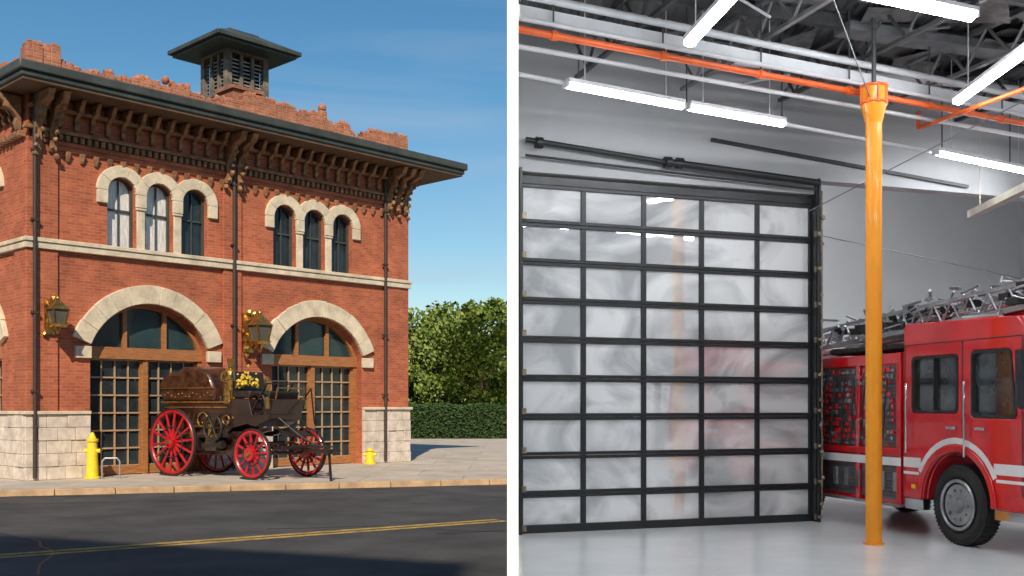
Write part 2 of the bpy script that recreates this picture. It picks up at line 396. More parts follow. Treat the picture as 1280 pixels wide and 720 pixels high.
# cupola
cx,cy=7.2,3.4; cu=MB(S)
cu.box((cx-.66,cy-.66,9.02),(cx+.66,cy+.66,10.35)); cu.box((cx-.74,cy-.74,10.352),(cx+.74,cy+.74,10.45))
for sx in(-1,1):
    for sy in(-1,1): cu.box((cx+sx*.6-.09,cy+sy*.6-.09,10.45),(cx+sx*.6+.09,cy+sy*.6+.09,11.6))
for a in(-.18,.18):
    cu.box((cx+a-.05,cy-.66,10.45),(cx+a+.05,cy-.56,11.6)); cu.box((cx-.66,cy+a-.05,10.45),(cx-.56,cy+a+.05,11.6))
cu.box((cx-.7,cy-.7,11.55),(cx+.7,cy+.7,11.72))
cu.done('cupola_tower',M('cupola_paint',(.15,.12,.095),.7,var=.6,vs=4,bump=.4,bs=10),st,.01)
cu=MB(S); cu.box((cx-.5,cy-.5,10.46),(cx+.5,cy+.5,11.54))  # dark box behind the louvres; the openings' shade put into its colour
cu.done('cupola_louvre_core',darkm,st)
cu=MB(S)
for i in range(9):
    z=10.5+i*.11; cu.box((cx-.55,cy-.6,z),(cx+.55,cy-.51,z+.03),Matrix.Rotation(.5,3,'X')); cu.box((cx-.6,cy-.55,z),(cx-.51,cy+.55,z+.03),Matrix.Rotation(-.5,3,'Y'))
cu.done('cupola_louvres',M('louvre_grey',(.38,.38,.37),.6),st)
cu=MB(S); w=1.36; cu.box((cx-w+.1,cy-w+.1,11.62),(cx+w-.1,cy+w-.1,11.70)); cu.box((cx-w,cy-w,11.702),(cx+w,cy+w,11.82))
cu.frus((cx-w+.03,cy-w+.03),(cx+w-.03,cy+w-.03),11.82,(cx-.55,cy-.55),(cx+.55,cy+.55),12.22); cu.box((cx-.5,cy-.5,12.221),(cx+.5,cy+.5,12.28))
cu.done('cupola_roof',gutterm,st,.015)
# downpipes
mb=MB(S)
for x in (.09,4.98,9.87):
    mb.cyl((x,-.13,.05),(x,-.13,8.3),.045)
    for z in (1.9,3.6,5.6,7.1): mb.box((x-.07,-.18,z),(x+.07,-.06,z+.05))
mb.done('downpipes',M('dark_pipe',(.05,.035,.03),.5),st)
def lantern(s0,z0,k):
    l=empty('wall_lantern')
    p=C+ (Vector((.682*s0,.731*s0,0))-Vector((-.731,.682,0))*(.06))*S; l.location=(p.x,p.y,z0*S); l.rotation_euler=(0,0,math.atan2(.731,.682))
    a=MB(S*k)
    a.box((-.10,-.05,-.35),(.10,.0,.35)); a.cyl((0,-.02,.22),(0,-.42,.30),.025); a.torus((0,-.22,.18),(1,0,0),.14,.02,18,6); a.torus((0,-.12,-.1),(1,0,0),.09,.018,18,6)
    for q in range(12): a.ball((random.uniform(-.14,.14),-.06,random.uniform(-.46,.45)),random.uniform(.035,.07),1,.3)
    a.frus((-.10,-.50),(.10,-.30),-.22,(-.15,-.55),(.15,-.25),-.17) 
    a.frus((-.17,-.57),(.17,-.23),.12,(-.04,-.44),(.04,-.36),.30); a.ball((0,-.4,.34),.05,2)
    for sx in(-1,1):
        for sy in(-1,1): a.bar((sx*.10,-.4+sy*.10,-.18),(sx*.15,-.4+sy*.15,.12),.025)
    a.cyl((0,-.4,-.36),(0,-.4,-.2),.015,.07)
    a.done('bracket_and_cage',brass,l)
    a=MB(S*k); a.frus((-.09,-.49),(.09,-.31),-.17,(-.14,-.54),(.14,-.26),.12); a.done('lantern_glass',M('lantern_glass',(.12,.11,.09),.1),l)
lantern(.42,3.55,1.1); lantern(5.40,3.45,1.4)
# =================================================================== STEAM FIRE ENGINE
fx,fy=.85,-.527
we=empty('steam_fire_engine',(-7.80*S,23.9*S,0),math.atan2(fy,fx))
def wheel(parent,x,y,r,n,nm):
    a=MB(S); a.torus((x,y,r),(0,1,0),r-.07,.045,40,8,.04)
    for i in range(n):
        t=2*math.pi*i/n+.1; a.cyl((x+.08*math.cos(t),y,r+.08*math.sin(t)),(x+(r-.09)*math.cos(t),y,r+(r-.09)*math.sin(t)),.034,.028,8)
    a.cyl((x,y-.11,r),(x,y+.11,r),.14,.14,16)
    a.done(nm,redp,parent)
    a=MB(S); a.torus((x,y,r),(0,1,0),r-.018,.020,40,6,.05); a.torus((x,y-.03,r),(0,1,0),r*.45,.014,30,6); a.done(nm+'_tyre',rubber,parent)
    a=MB(S); a.cyl((x,y-.16,r),(x,y-.1,r),.045,.06,12); a.cyl((x,y+.1,r),(x,y+.16,r),.06,.045,12); a.done(nm+'_hub',brass,parent)
for i,(x,y,r,n) in enumerate([(0,0,.78,14),(0,1.35,.78,14),(2.5,.04,.56,12),(2.75,1.5,.56,12)]): wheel(we,x,y,r,n,'wheel_%d'%(i+1))
yc=.675
a=MB(S)
a.cyl((0,0,.78),(0,1.35,.78),.045); a.cyl((2.5,.06,.56),(2.75,1.5,.56),.04)
for y in (.3,1.05):
    a.bar((-.4,y,.98),(2.1,y,.98),.08,.12); a.bar((2.1,y,.98),(2.8,y,1.12),.08,.10)
    for x,z in ((0,.80),(2.5,.60)):
        p=[(x+.42*math.cos(t),y,z+.09+.12*math.sin(t)) for t in [k*math.pi/8 for k in range(17)]]
        for q in range(16): a.bar(p[q],p[q+1],.06,.03)
a.torus((2.5,yc,.78),(0,0,1),.33,.03,24,6)
a.bar((2.7,yc,.70),(4.3,yc,.62),.09,.09)
for y in(.3,1.05): a.bar((2.55,y,.7),(3.2,yc,.68),.05,.05)
a.bar((3.3,.15,.72),(3.3,1.2,.72),.06,.06); a.bar((3.45,.1,.70),(3.45,.6,.70),.05,.05); a.bar((3.45,.75,.70),(3.45,1.25,.70),.05,.05)
a.bar((4.25,.45,.66),(4.25,.9,.66),.05,.05); a.cyl((4.2,yc,.0),(4.15,yc,.62),.03)
a.done('chassis',maroon,we)
a=MB(S)
prof=[(-.55,1.1),(-.35,.92),(1.5,.92),(1.72,1.12),(2.2,1.22),(2.45,1.15),(2.85,1.30),(3.0,1.75),(2.93,1.77),(2.68,1.42),(2.35,1.4),(2.25,1.75),(1.72,1.78),(1.62,1.66),(-.3,1.68),(-.6,1.6)]
a.plate(prof,[],lambda x,z,w:(x,w,z),.18,1.17)
a.box((.35,.08,.62),(.75,.5,.98)); a.box((1.0,.06,.6),(1.35,.45,.95)); a.box((.4,.3,.5),(1.7,1.0,.92))
a.done('body',maroon,we,.015)
a=MB(S)
hood=[(-.62,1.70),(-.72,2.0),(-.62,2.28),(-.35,2.40),(-.1,2.38),(.05,2.50),(.5,2.52),(.85,2.42),(1.05,2.2),(1.12,1.95),(1.12,1.70)]
a.plate(hood,[],lambda x,z,w:(x,w,z),.2,1.15)
a.done('boiler_hood',copper,we,.10)
a=MB(S)
a.bar((-.62,.185,2.02),(1.12,.185,2.02),.02,.025); a.bar((-.6,.18,1.70),(1.6,.18,1.70),.03,.04)
for k in range(14): a.ball((-.5+.12*k,.19,1.86+.05*math.sin(k*1.7)),.022,1)
a.cyl((1.38,yc-.2,1.45),(1.38,yc-.2,2.25),.17,.17,20); a.ball((1.38,yc-.2,2.30),.18,2); a.cyl((1.38,yc-.2,2.45),(1.38,yc-.2,2.68),.05,.08)
for z in (1.55,1.85,2.2): a.torus((1.38,yc-.2,z),(0,0,1),.175,.018,20,6)
a.cyl((1.66,.32,1.6),(1.66,.32,2.1),.09,.09,14); a.ball((1.66,.32,2.14),.10,2)
for y in(.22,1.13):
    for x in (-.4,.1,.6,1.1,1.58): a.cyl((x,y,1.6),(x,y,1.7),.015)
for y in (.10,1.25):
    a.cyl((1.75,y,1.95),(1.75,y,2.2),.07,.07,10); a.cyl((1.75,y,2.2),(1.75,y,2.3),.09,.01,10); a.cyl((1.75,y,1.75),(1.75,y,1.95),.015)
    a.cyl((2.9,y,1.55),(2.9,y,1.75),.05,.05,10); a.cyl((2.9,y,1.75),(2.9,y,1.82),.07,.01,10)
a.torus((.85,.13,1.3),(0,1,0),.16,.02,20,6); a.torus((1.6,.13,1.3),(0,1,0),.10,.02,20,6)
for i in range(6): a.bar((-.35+i*.16,.172,1.08),(-.27+i*.16,.172,1.45),.012,.012)
a.bar((-.45,.17,1.58),(1.6,.17,1.58),.02,.03); a.bar((-.3,.17,.98),(1.5,.17,.98),.02,.03)
a.torus((1.45,.25,2.25),(1,0,0),.12,.02,16,6)
a.cyl((.55,.1,.9),(.55,.1,1.15),.06); a.cyl((1.17,.08,.9),(1.17,.08,1.2),.06); a.cyl((.55,.1,1.15),(1.17,.08,1.15),.025)
a.cyl((3.0,.25,1.75),(3.05,.25,2.0),.015); a.cyl((3.0,1.1,1.75),(3.05,1.1,2.0),.015); a.cyl((3.05,.25,2.0),(3.05,1.1,2.0),.015)
a.done('brass_fittings',brass,we)
a=MB(S); a.box((1.74,.22,1.79),(2.25,1.13,1.95)); a.box((1.68,.22,1.95),(1.78,1.13,2.38),Matrix.Rotation(-.15,3,'Y'))
a.box((1.15,.3,1.66),(1.25,1.05,1.84))
a.box((2.70,.22,1.30),(2.76,1.13,1.95),Matrix.Rotation(.35,3,'Y'))
a.done('driver_seat',leather,we,.03)
a=MB(S)
for i in range(90): a.ball((random.gauss(1.98,.15),random.uniform(.18,.6),2.02+abs(random.gauss(0,.16))),random.uniform(.018,.042),1,.2)
a.done('flower_bunch',flower,we)
a=MB(S)
for k in range(5): a.torus((2.40+.02*k,.30+.17*k,1.66),(0,1,0),.24,.035,22,6)
a.bar((2.1,.3,1.3),(2.75,.24,2.1),.03); a.bar((2.1,1.0,1.3),(2.75,1.05,2.1),.03); a.bar((2.75,.24,2.1),(2.75,1.05,2.1),.03)
a.bar((2.9,.3,1.2),(3.35,.3,.95),.03); a.bar((2.9,1.05,1.2),(3.35,1.05,.95),.03); a.box((3.05,.28,.98),(3.35,1.07,1.02),Matrix.Rotation(.3,3,'Y'))
a.bar((2.6,1.2,1.4),(3.1,1.25,2.0),.03); a.bar((3.1,1.25,2.0),(3.25,1.2,1.2),.025)
for y in (.35,1.0):
    p0=Vector((3.0,y,1.35))
    for k in range(10): p1=Vector((3.0+.12*(k+1),y+(yc-y)*(k+1)/12,1.35-.62*math.sin((k+1)*.157))); a.cyl(p0,p1,.016,None,6); p0=p1
a.cyl((-.2,.14,.9),(1.7,.14,.95),.05); a.cyl((.9,.14,.7),(1.5,.14,.75),.09)
a.torus((1.3,.02,1.12),(0,1,0),.28,.03,26,6)
for k in range(6): t=k*math.pi/3; a.cyl((1.3,.02,1.12),(1.3+.27*math.cos(t),.02,1.12+.27*math.sin(t)),.015)
a.done('hoses_and_pump',leather,we)
def bollard(px_x,px_y,h):
    b=empty('yellow_bollard',(px_x,px_y,0)); a=MB(); a.cyl((0,0,0),(0,0,.05),.19,.19,20); a.cyl((0,0,.05),(0,0,h*.8),.15,.11,20); a.cyl((0,0,h*.8),(0,0,h*.86),.14,.14,20); a.cyl((0,0,h*.86),(0,0,h),.10,.03,20)
    a.cyl((-.2,0,h*.6),(.2,0,h*.6),.05); a.done('post',yel,b,.008)
bollard(-9.30*S,23.05*S,1.12); bollard(-3.92*S,28.7*S,.5)
b=empty('bike_rack',(-8.85*S,22.95*S,0),.3); a=MB()
p=[(-.2,0,0),(-.2,0,.42),(-.14,0,.5),(.14,0,.5),(.2,0,.42),(.2,0,0)]
for i in range(5): a.cyl(p[i],p[i+1],.022)
a.cyl((-.2,0,0),(-.2,0,.01),.06); a.cyl((.2,0,0),(.2,0,.01),.06); a.done('hoop',steel,b)

# =================================================================== GROUND
def sheet(name,pts,z,mat):
    me=bpy.data.meshes.new(name); me.from_pydata([(x,y,z) for x,y in pts],[],[tuple(range(len(pts)))]); me.materials.append(mat)
    o=bpy.data.objects.new(name,me); scn.collection.objects.link(o); return o
sheet('ground',[(-900,-900),(900,-900),(900,900),(-900,900)],-.16,grass)
kd=Vector((.95,.31)).normalized(); kp=Vector((-10.8,21.6)); kn=Vector((-kd.y,kd.x))
def kk(t,o): q=kp+kd*t+kn*o; return (q.x,q.y)
sheet('road',[kk(-70,0),kk(-70,-60),kk(80,-60),kk(80,0)],-.13,asphalt)
slab=MB(); P=[kk(-60,.16),kk(60,.16),kk(60,32),kk(-60,32)]
slab.add([(*p,-.155) for p in P]+[(*p,0) for p in P],[(0,1,2,3),(4,5,6,7),(0,1,5,4),(1,2,6,5),(2,3,7,6),(3,0,4,7)])
sw=slab.done('sidewalk',concrete,None,0,False)
kb=MB(); t=-60
while t<60:
    P=[kk(t+.004,0),kk(t+1.19,0),kk(t+1.19,.158),kk(t+.004,.158)]
    kb.add([(*p,-.155) for p in P]+[(*p,.004) for p in P],[(0,1,2,3),(4,5,6,7),(0,1,5,4),(1,2,6,5),(2,3,7,6),(3,0,4,7)]); t+=1.2
kb.done('kerb',kerbm,None,.012)
ld=Vector((6.3,4.15)).normalized(); ln=Vector((-ld.y,ld.x)); lp=Vector((-6.4,13.05))
lm=MB()
for o in (-.13,.13):
    q=[lp+ld*-25+ln*(o-.085),lp+ld*7.45+ln*(o-.085),lp+ld*7.45+ln*(o+.085),lp+ld*-25+ln*(o+.085)]
    lm.add([(v.x,v.y,-.126) for v in q],[(0,1,2,3)])
lm.done('road_marking',linem,None,0,False)
# tar-sealed cracks in the road surface
tc_=MB(); random.seed(31)
for k in range(7):
    p0=Vector((random.uniform(-14,-1),random.uniform(14,21))); ang=random.uniform(-.2,.8)
    for s1 in range(14):
        p1=p0+Vector((math.cos(ang),math.sin(ang)))*.45; ang+=random.uniform(-.4,.4); nrm=Vector((-(p1-p0).y,(p1-p0).x)).normalized()*.018
        tc_.add([(*(p0-nrm),-.1265),(*(p1-nrm),-.1265),(*(p1+nrm),-.1265),(*(p0+nrm),-.1265)],[(0,1,2,3)]); p0=p1
tc_.done('road_crack_sealant',M('bitumen',(.02,.02,.02),.5),None,0,False)
# =================================================================== TREES, HEDGE
def leafcloud(mb,c,rad,n,size,shell=.55):
    for i in range(n):
        d=Vector((random.gauss(0,1),random.gauss(0,1),random.gauss(0,1))).normalized()
        p=Vector(c)+Vector((d.x*rad[0],d.y*rad[1],d.z*rad[2]))*(random.uniform(shell,1.05))
        a=Vector((random.gauss(0,1),random.gauss(0,1),random.gauss(0,1))).normalized(); b_=a.orthogonal().normalized(); 
        s1=size*random.uniform(.5,1.2); a=a*s1; b_=b_*s1*.6
        mb.add([p-a,p+b_,p+a,p-b_],[(0,1,2,3)])
tm=[]
for k in range(3):
    tr=MB(); cr=MB(); random.seed(20+k)
    tr.cyl((0,0,-.15),(0,0,2.6),.22,.15,10)
    for i in range(19):
        a=random.uniform(0,6.28); rr=random.uniform(.3,2.4); z=random.uniform(1.4,7.0); rr*=1-.45*abs(z-4.2)/3
        c=(rr*math.cos(a),rr*math.sin(a),z); tr.cyl((0,0,max(.6,min(2.5,z-.6))),c,.09,.03,6)
        q=random.uniform(.75,1.3); leafcloud(cr,c,(q,q,q*.8),380,.17,.35)
    tm.append((tr,cr))
k=0
for x,y,sc in [(-11,63,1.0),(-7.6,61,.98),(-4.6,62,1.03),(-1.7,60,.99),(1.5,62,1.05),(-9,68,1.2),(-5.6,69,1.18),(-2.8,68,1.2),(.3,69,1.15),(5,64,1),(-15,66,1.1),(9,66,1.1),(-20,64,1),(-25,68,1.2)]:
    e=empty('deciduous_tree',(x,y,-.3),k*1.3); e.scale=(sc,sc,sc)
    if k<3:
        o1=tm[k][0].done('trunk',bark,e); o2=tm[k][1].done('crown',leafm,e,0,False); tm[k]=(tm[k][0],tm[k][1],o1.data,o2.data)
    else:
        for nm,i in(('trunk',2),('crown',3)):
            o=bpy.data.objects.new(nm,tm[k%3][i]); scn.collection.objects.link(o); o.parent=e
    k+=1
random.seed(5)
h=empty('hedge',(0,57,0)); a=MB(); a.box((-30,-.5,-.15),(14,.5,1.65)); a.done('dark_core',M('hedge_core',(.008,.015,.005),.9),h)  # solid near-black box filling the inside of the hedge
a=MB()
for i in range(17000):
    x=random.uniform(-12,6); f=random.random(); top_=1.75+.14*noise.noise(Vector((x*.9,0,0)))
    p=Vector((x,-.55+random.uniform(-.12,.1)-.12*noise.noise(Vector((x*1.3,5,0))),random.uniform(-.1,top_+.05))) if f<.7 else Vector((x,random.uniform(-.6,.6),top_+random.uniform(-.1,.12)))
    u=Vector((random.gauss(0,1),random.gauss(0,1),random.gauss(0,1))).normalized(); v=u.orthogonal().normalized(); s1=random.uniform(.05,.12)
    a.add([p-u*s1,p+v*s1*.6,p+u*s1,p-v*s1*.6],[(0,1,2,3)])
a.done('leaves',hedgem,h,0,False)
# =================================================================== building across the street (behind the viewpoint)
ob=empty('office_building',(-7.5,-15.45,-.13),math.atan2(-.377,.926)); a=MB()
a.box((-38,-14,0),(7.55,0-.0,24)); a.done('walls',M('office_render',(.36,.33,.30),.85,var=.1),ob)
a=MB(); b2=MB()
for i in range(14):
    for j in range(6):
        x=-36+i*3.1; z=1.2+j*3.8; a.box((x,-.05,z),(x+1.7,.03,z+2.2)); b2.box((x-.1,-.02,z-.12),(x+1.8,.12,z))
a.done('windows',glassd,ob); b2.done('sills',lime,ob)

# =================================================================== MODERN FIRE STATION HALL
hall=empty('modern_fire_station')
def H(x,y,z): return Vector((x*K,y*K,z*K+ZF))
hang=math.atan2(.333,.943)
dvec=Vector((.943,.333)); nvec=Vector((-.333,.943)); O=Vector((.07,15.16))
def Lc(x,y,z=None):
    q=O+dvec*x+nvec*y; return (q.x,q.y) if z is None else Vector((q.x,q.y,z))
def poly(name,pts,z0,z1,mat,parent=hall,bevel=0):
    m=MB(); n=len(pts); m.add([(*p,z0) for p in pts]+[(*p,z1) for p in pts],[tuple(range(n)),tuple(range(n,2*n))]+[(i,(i+1)%n,(i+1)%n+n,i+n) for i in range(n)])
    return m.done(name,mat,parent,bevel,False)
ZD=7.19
poly('divider_wall',[(-.043,9.2),(.057,9.2),(.057,15.45),(-.043,15.45)],-.15,ZD+.9,wallw)  # added wall, end-on, forming the white divider bar between the two scenes
foot=[(-.03,-3),(13,-3),(13,26.9),Lc(5.45,6.6),Lc(5.45,.3),(-.03,15.4)]
poly('floor',foot,-.155,ZF,floorm)
poly('roof_deck',[(.09,-3),(13,-3),(13,26.9),Lc(5.2,6.6),Lc(5.2,.3),(.09,15.4)],ZD,ZD+.35,deckm)
poly('front_wall',[(.16,-3.2),(13.2,-3.2),(13.2,-3),(.16,-3)],-.15,ZD+.5,wallf)
poly('right_wall',[(13,-3),(13.2,-3),(13.2,27.3),(13,27.3)],-.15,ZD+.5,wallf)
DT=5.03; DX0=.09; DX1=5.12
poly('door_header_wall',[Lc(-.02,0),Lc(5.24,0),Lc(5.24,.28),Lc(-.02,.28)],DT+.16,ZD,wallg)
poly('header_beam',[Lc(5.24,0),Lc(13.7,0),Lc(13.7,.28),Lc(5.24,.28)],5.42,ZD,wallg)
poly('alcove_side_wall',[Lc(5.16,.28),Lc(5.24,.28),Lc(5.24,6.5),Lc(5.16,6.5)],-.15,ZD,wallg)
poly('alcove_back_wall',[Lc(5.16,6.5),Lc(16.5,6.5),Lc(16.5,6.7),Lc(5.16,6.7)],-.15,ZD,wallf)
# conduits, beams, trusses
c=MB(); w=MB(); o_=MB(); d_=MB()
def ext(p,q,a,b): return p+(q-p)*a, p+(q-p)*b
p,q=H(.06,10.2,5.3),H(6.7,13.6,5.3); p2,q2=ext(p,q,0,1.6)
o_.cyl(p2,q2,.042)
for k in range(9):
    m_=p2+(q2-p2)*(k+.3)/9; o_.cyl(m_-(q2-p2).normalized()*.04,m_+(q2-p2).normalized()*.04,.058); d_.cyl(m_,Vector((m_.x,m_.y,ZD)),.012,.012,6)
up=Vector((0,0,1)); side=Vector((-.46,.89,0))
w.bar(p2+up*.24+side*.1,q2+up*.24+side*.1,.12,.13); w.cyl(p2+up*.12-side*.02,q2+up*.12-side*.02,.03); w.cyl(p2+up*.40,q2+up*.40,.045); w.cyl(p2+up*.55+side*.3,q2+up*.55+side*.3,.04); w.cyl(p2-up*.10+side*.25,q2-up*.10+side*.25,.03)
p,q=H(.07,10.65,5.0),H(7.33,14.9,5.0); p3,q3=ext(p,q,0,1.4); w.cyl(p3,q3,.028)
for k in range(8):
    m_=p3+(q3-p3)*(k+.5)/8; d_.cyl(m_,Vector((m_.x,m_.y,ZD)),.01,.01,6)
def truss(m,A,B,dep,n,r=.022):
    A=Vector(A);B=Vector(B); m.bar(A,B,.09,.07); m.bar(A-up*dep,B-up*dep,.07,.05)
    for i in range(n):
        a0=A+(B-A)*i/n; a1=A+(B-A)*(i+1)/n; mid=(a0+a1)/2-up*dep; m.cyl(a0,mid,r,r,6); m.cyl(mid,a1,r,r,6)
for i in range(8):
    x=.9+i*1.75; truss(c if i%2 else d_,Lc(x,-.1,ZD-.08),Lc(x-.2,-12,ZD-.08),.5,14)
for i in range(7):
    y=-.7-i*1.5; q=Lc(0,y); 
    (d_ if i%2 else c).bar((.10,q[1]-(q[0]-.08)*.353,ZD-.12),(12.9,q[1]+(12.9-q[0])*.353,ZD-.12),.10,.18)
w.cyl(Lc(3,-.6,ZD-.25),Lc(12.5,-1.4,ZD-.3),.06); c.bar(Lc(4,-2.2,ZD-.2),Lc(13,-2.2,ZD-.2),.35,.12)
for i in range(20):
    a0=Lc(random.uniform(.5,12),random.uniform(-6,-.5),ZD-random.uniform(.1,.4)); a1=a0+Vector((random.uniform(-1.2,1.2),random.uniform(-1.2,1.2),random.uniform(-.1,.1))); (c if i%3 else w).cyl(a0,a1,random.uniform(.01,.025),None,6)
fo=MB()
for i in range(46):
    cxy=Lc(random.uniform(1.5,12),random.uniform(-4.5,-.3),ZD-random.uniform(.05,.2)); s1=random.uniform(.3,.9); s2=random.uniform(.2,.5); rt=Matrix.Rotation(random.uniform(0,3),3,'Z')@Matrix.Rotation(random.uniform(-.4,.4),3,'X')
    fo.add([cxy+rt@Vector((-s1,-s2,0)),cxy+rt@Vector((s1,-s2*.6,.04)),cxy+rt@Vector((s1*.8,s2,0)),cxy+rt@Vector((-s1*.7,s2,-.05))],[(0,1,2,3)])
fo.done('ceiling_insulation',M('foil_insulation',(.17,.172,.175),.4,.4,var=.75,vs=2,bump=.8,bs=6),hall,0,False)
for a0,a1 in [(H(3.95,13.9,4.2),H(6.2,12.6,5.3)),(H(4.2,12.1,5.1),H(2.9,9.9,5.9)),(H(4.05,13.9,3.9),H(8,15,3.3))]: c.cyl(a0,a1,.008,.008,6)
def onray(px,py,z): # floor-plan position of a fitting hung at height z, from plan measurements
    D=(z-1.75)*1300/(508-py); return Vector(((px-640)/1300*D,D,z))
o_.cyl(onray(1148,160,5.95),onray(1300,104,5.95),.032); o_.cyl(onray(1148,160,5.95),onray(1148,160,5.95)+up*.25,.032)
c.done('ceiling_steelwork',greym,hall); w.done('white_conduits',whitem,hall); o_.done('sprinkler_pipe',opipe,hall); d_.done('ceiling_joists',dgrey,hall)
# black rails over door
r_=MB()
r_.cyl(Lc(.1,-.12,5.62),Lc(2.45,-.12,5.46),.04); r_.cyl(Lc(2.45,-.16,5.46),Lc(5.1,-.16,5.34),.055); r_.cyl(Lc(.1,-.1,5.40),Lc(5.1,-.1,5.24),.018)
r_.bar(Lc(3.2,-.05,5.9),Lc(8.2,-.05,5.52),.05,.05)
for x in (.3,2.4,2.6): q=Lc(x,-.12,5.47+ (.12 if x<1 else 0)); r_.cyl(q-Vector((*dvec,0))*.05,q+Vector((*dvec,0))*.05,.085,.085,16)
r_.done('door_torsion_rails',framem,hall)
# ---- garage door
gd=empty('sectional_garage_door',(O.x,O.y,ZF),hang)
a=MB(); pn=MB(); rows=9; cols=5; Wd=DX1-DX0; Hd=DT-ZF
for i in range(cols+1):
    x=DX0+Wd*i/cols; a.box((x-.04 if i else x,0.08,0.02),(x+.04 if i<cols else x,.15,Hd))
for j in range(rows):
    z0=Hd*j/rows; z1=Hd*(j+1)/rows
    a.box((DX0,.07,z0+.003),(DX1,.155,z0+.052)); a.box((DX0,.07,z1-.052),(DX1,.155,z1-.003))
    if j==0: a.box((DX0,.065,.0),(DX1,.156,.12))
    for i in range(cols):
        x0=DX0+Wd*i/cols; x1=x0+Wd/cols
        t=random.uniform(-.003,.003); pn.box((x0+.03,.112,z0+.04),(x1-.03,.122,z1-.04),Matrix.Rotation(t,3,'X')@Matrix.Rotation(random.uniform(-.003,.003),3,'Z'))
a.box((DX0,.07,Hd),(DX1,.155,Hd+.12))
a.box((DX0-.1,.0,0),(DX0-.003,.2,Hd+.2)); a.box((DX1+.004,-.04,0),(DX1+.11,.2,Hd+.35))
a.bar((DX0-.05,-.05,0),(DX0-.05,-.05,Hd+.2),.04); a.bar((DX1+.03,-.09,0),(DX1+.03,-.09,Hd+.4),.04)
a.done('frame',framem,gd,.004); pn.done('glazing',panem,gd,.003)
a=MB()
for j in range(rows):
    z=Hd*(j+.0)/rows+.04; a.box((DX1-.01,-.02,z),(DX1+.10,-.05,z+.09)); a.cyl((DX1+.02,-.12,z+.05),(DX1+.1,-.05,z+.05),.025)
    a.box((DX0,-.0,z),(DX0+.06,.06,z+.09))
for k in range(12):
    z=.3+k*.42; a.ball((DX1+.07+random.uniform(-.02,.02),-.1,z),random.uniform(.03,.055),1,.3)
a.cyl((DX1+.08,-.1,.2),(DX1+.08,-.1,Hd+.2),.014)
a.done('hinges_and_track_hardware',M('track_hardware',(.30,.24,.17),.45,.6,var=.5,vs=12),gd)
# ---- lamps
def lamp(p,q,wd=.11,h=.05,hang_=True):
    p=Vector(p);q=Vector(q); e=empty('ceiling_lamp',(p+q)/2); d=(q-p)/2
    a=MB(); a.bar(-d+up*h,d+up*h,wd*1.25,.05); a.bar(-d*1.02,-d*.985,wd*1.1,.07); a.bar(d*.985,d*1.02,wd*1.1,.07); 
    if hang_:
        for s_ in(-.7,.7): 
            zt=ZD-((p+q)/2+d*s_).z; a.cyl(d*s_+up*h,d*s_+up*zt,.008,.008,6)
    a.done('housing',whitem,e); a=MB(); a.cyl(-d*.985,d*.985,wd*.42,None,8); a.done('tube',tube,e)
z=5.68
lamp(onray(708,106,z),onray(853,133,z)); lamp(onray(860,134,z),onray(979,155,z)); lamp(onray(1170,191,z),onray(1290,216,z))
lamp(onray(862,54,6.0),onray(918,-6,6.0),.13); lamp(onray(1197,127,6.0),onray(1300,52,6.0),.13)
lamp(onray(1065,-12,6.5),onray(1215,20,6.5),.18)
for (x,y) in [(2,7),(5.8,7),(9.3,8),(2.5,2.5),(7,2.5),(10.8,14.5)]:  # lamps out of view, added to light the hall
    lamp((x,y,6.3),(x+2.2,y+.7,6.3),.22)
for (x,y) in [(6.6,1.2),(9.6,1.2),(7.2,3.6)]:  # added lamps, hidden above the header beam, to brighten the alcove
    lamp(Lc(x,y,6.7),Lc(x+1.9,y,6.7),.18)
a=MB(); a.bar(onray(1215,268,5.1),onray(1300,226,5.1),.16,.12)
for px_,py_ in ((1225,263),(1290,231)): q=onray(px_,py_,5.1); a.cyl(q,Vector((q.x,q.y,ZD)),.01,None,6)
a.done('cable_tray',M('beige_tray',(.5,.45,.38),.5),hall)
# ---- pole
pl=empty('firefighter_pole',(4.905,14.1,ZF)); a=MB()
a.cyl((0,0,0),(0,0,5.75),.108,.108,28); a.cyl((0,0,0),(0,0,.025),.14,.14,28); a.cyl((0,0,5.7),(0,0,5.95),.108,.17,28); a.cyl((0,0,5.95),(0,0,6.22),.17,.17,28)
a.done('pole',orange,pl); a=MB()
a.torus((0,0,5.98),(0,0,1),.17,.02,24,8); a.torus((0,0,6.2),(0,0,1),.17,.02,24,8)
for k in range(8):
    t=k*math.pi/4; a.cyl((.175*math.cos(t),.175*math.sin(t),5.95),(.175*math.cos(t),.175*math.sin(t),6.22),.016,.016,8)
a.done('collar',opipe,pl)
a=MB(); a.cyl((0,0,6.22),(0,0,ZD-ZF),.03,.03,12); a.done('hanger',dgrey,pl)
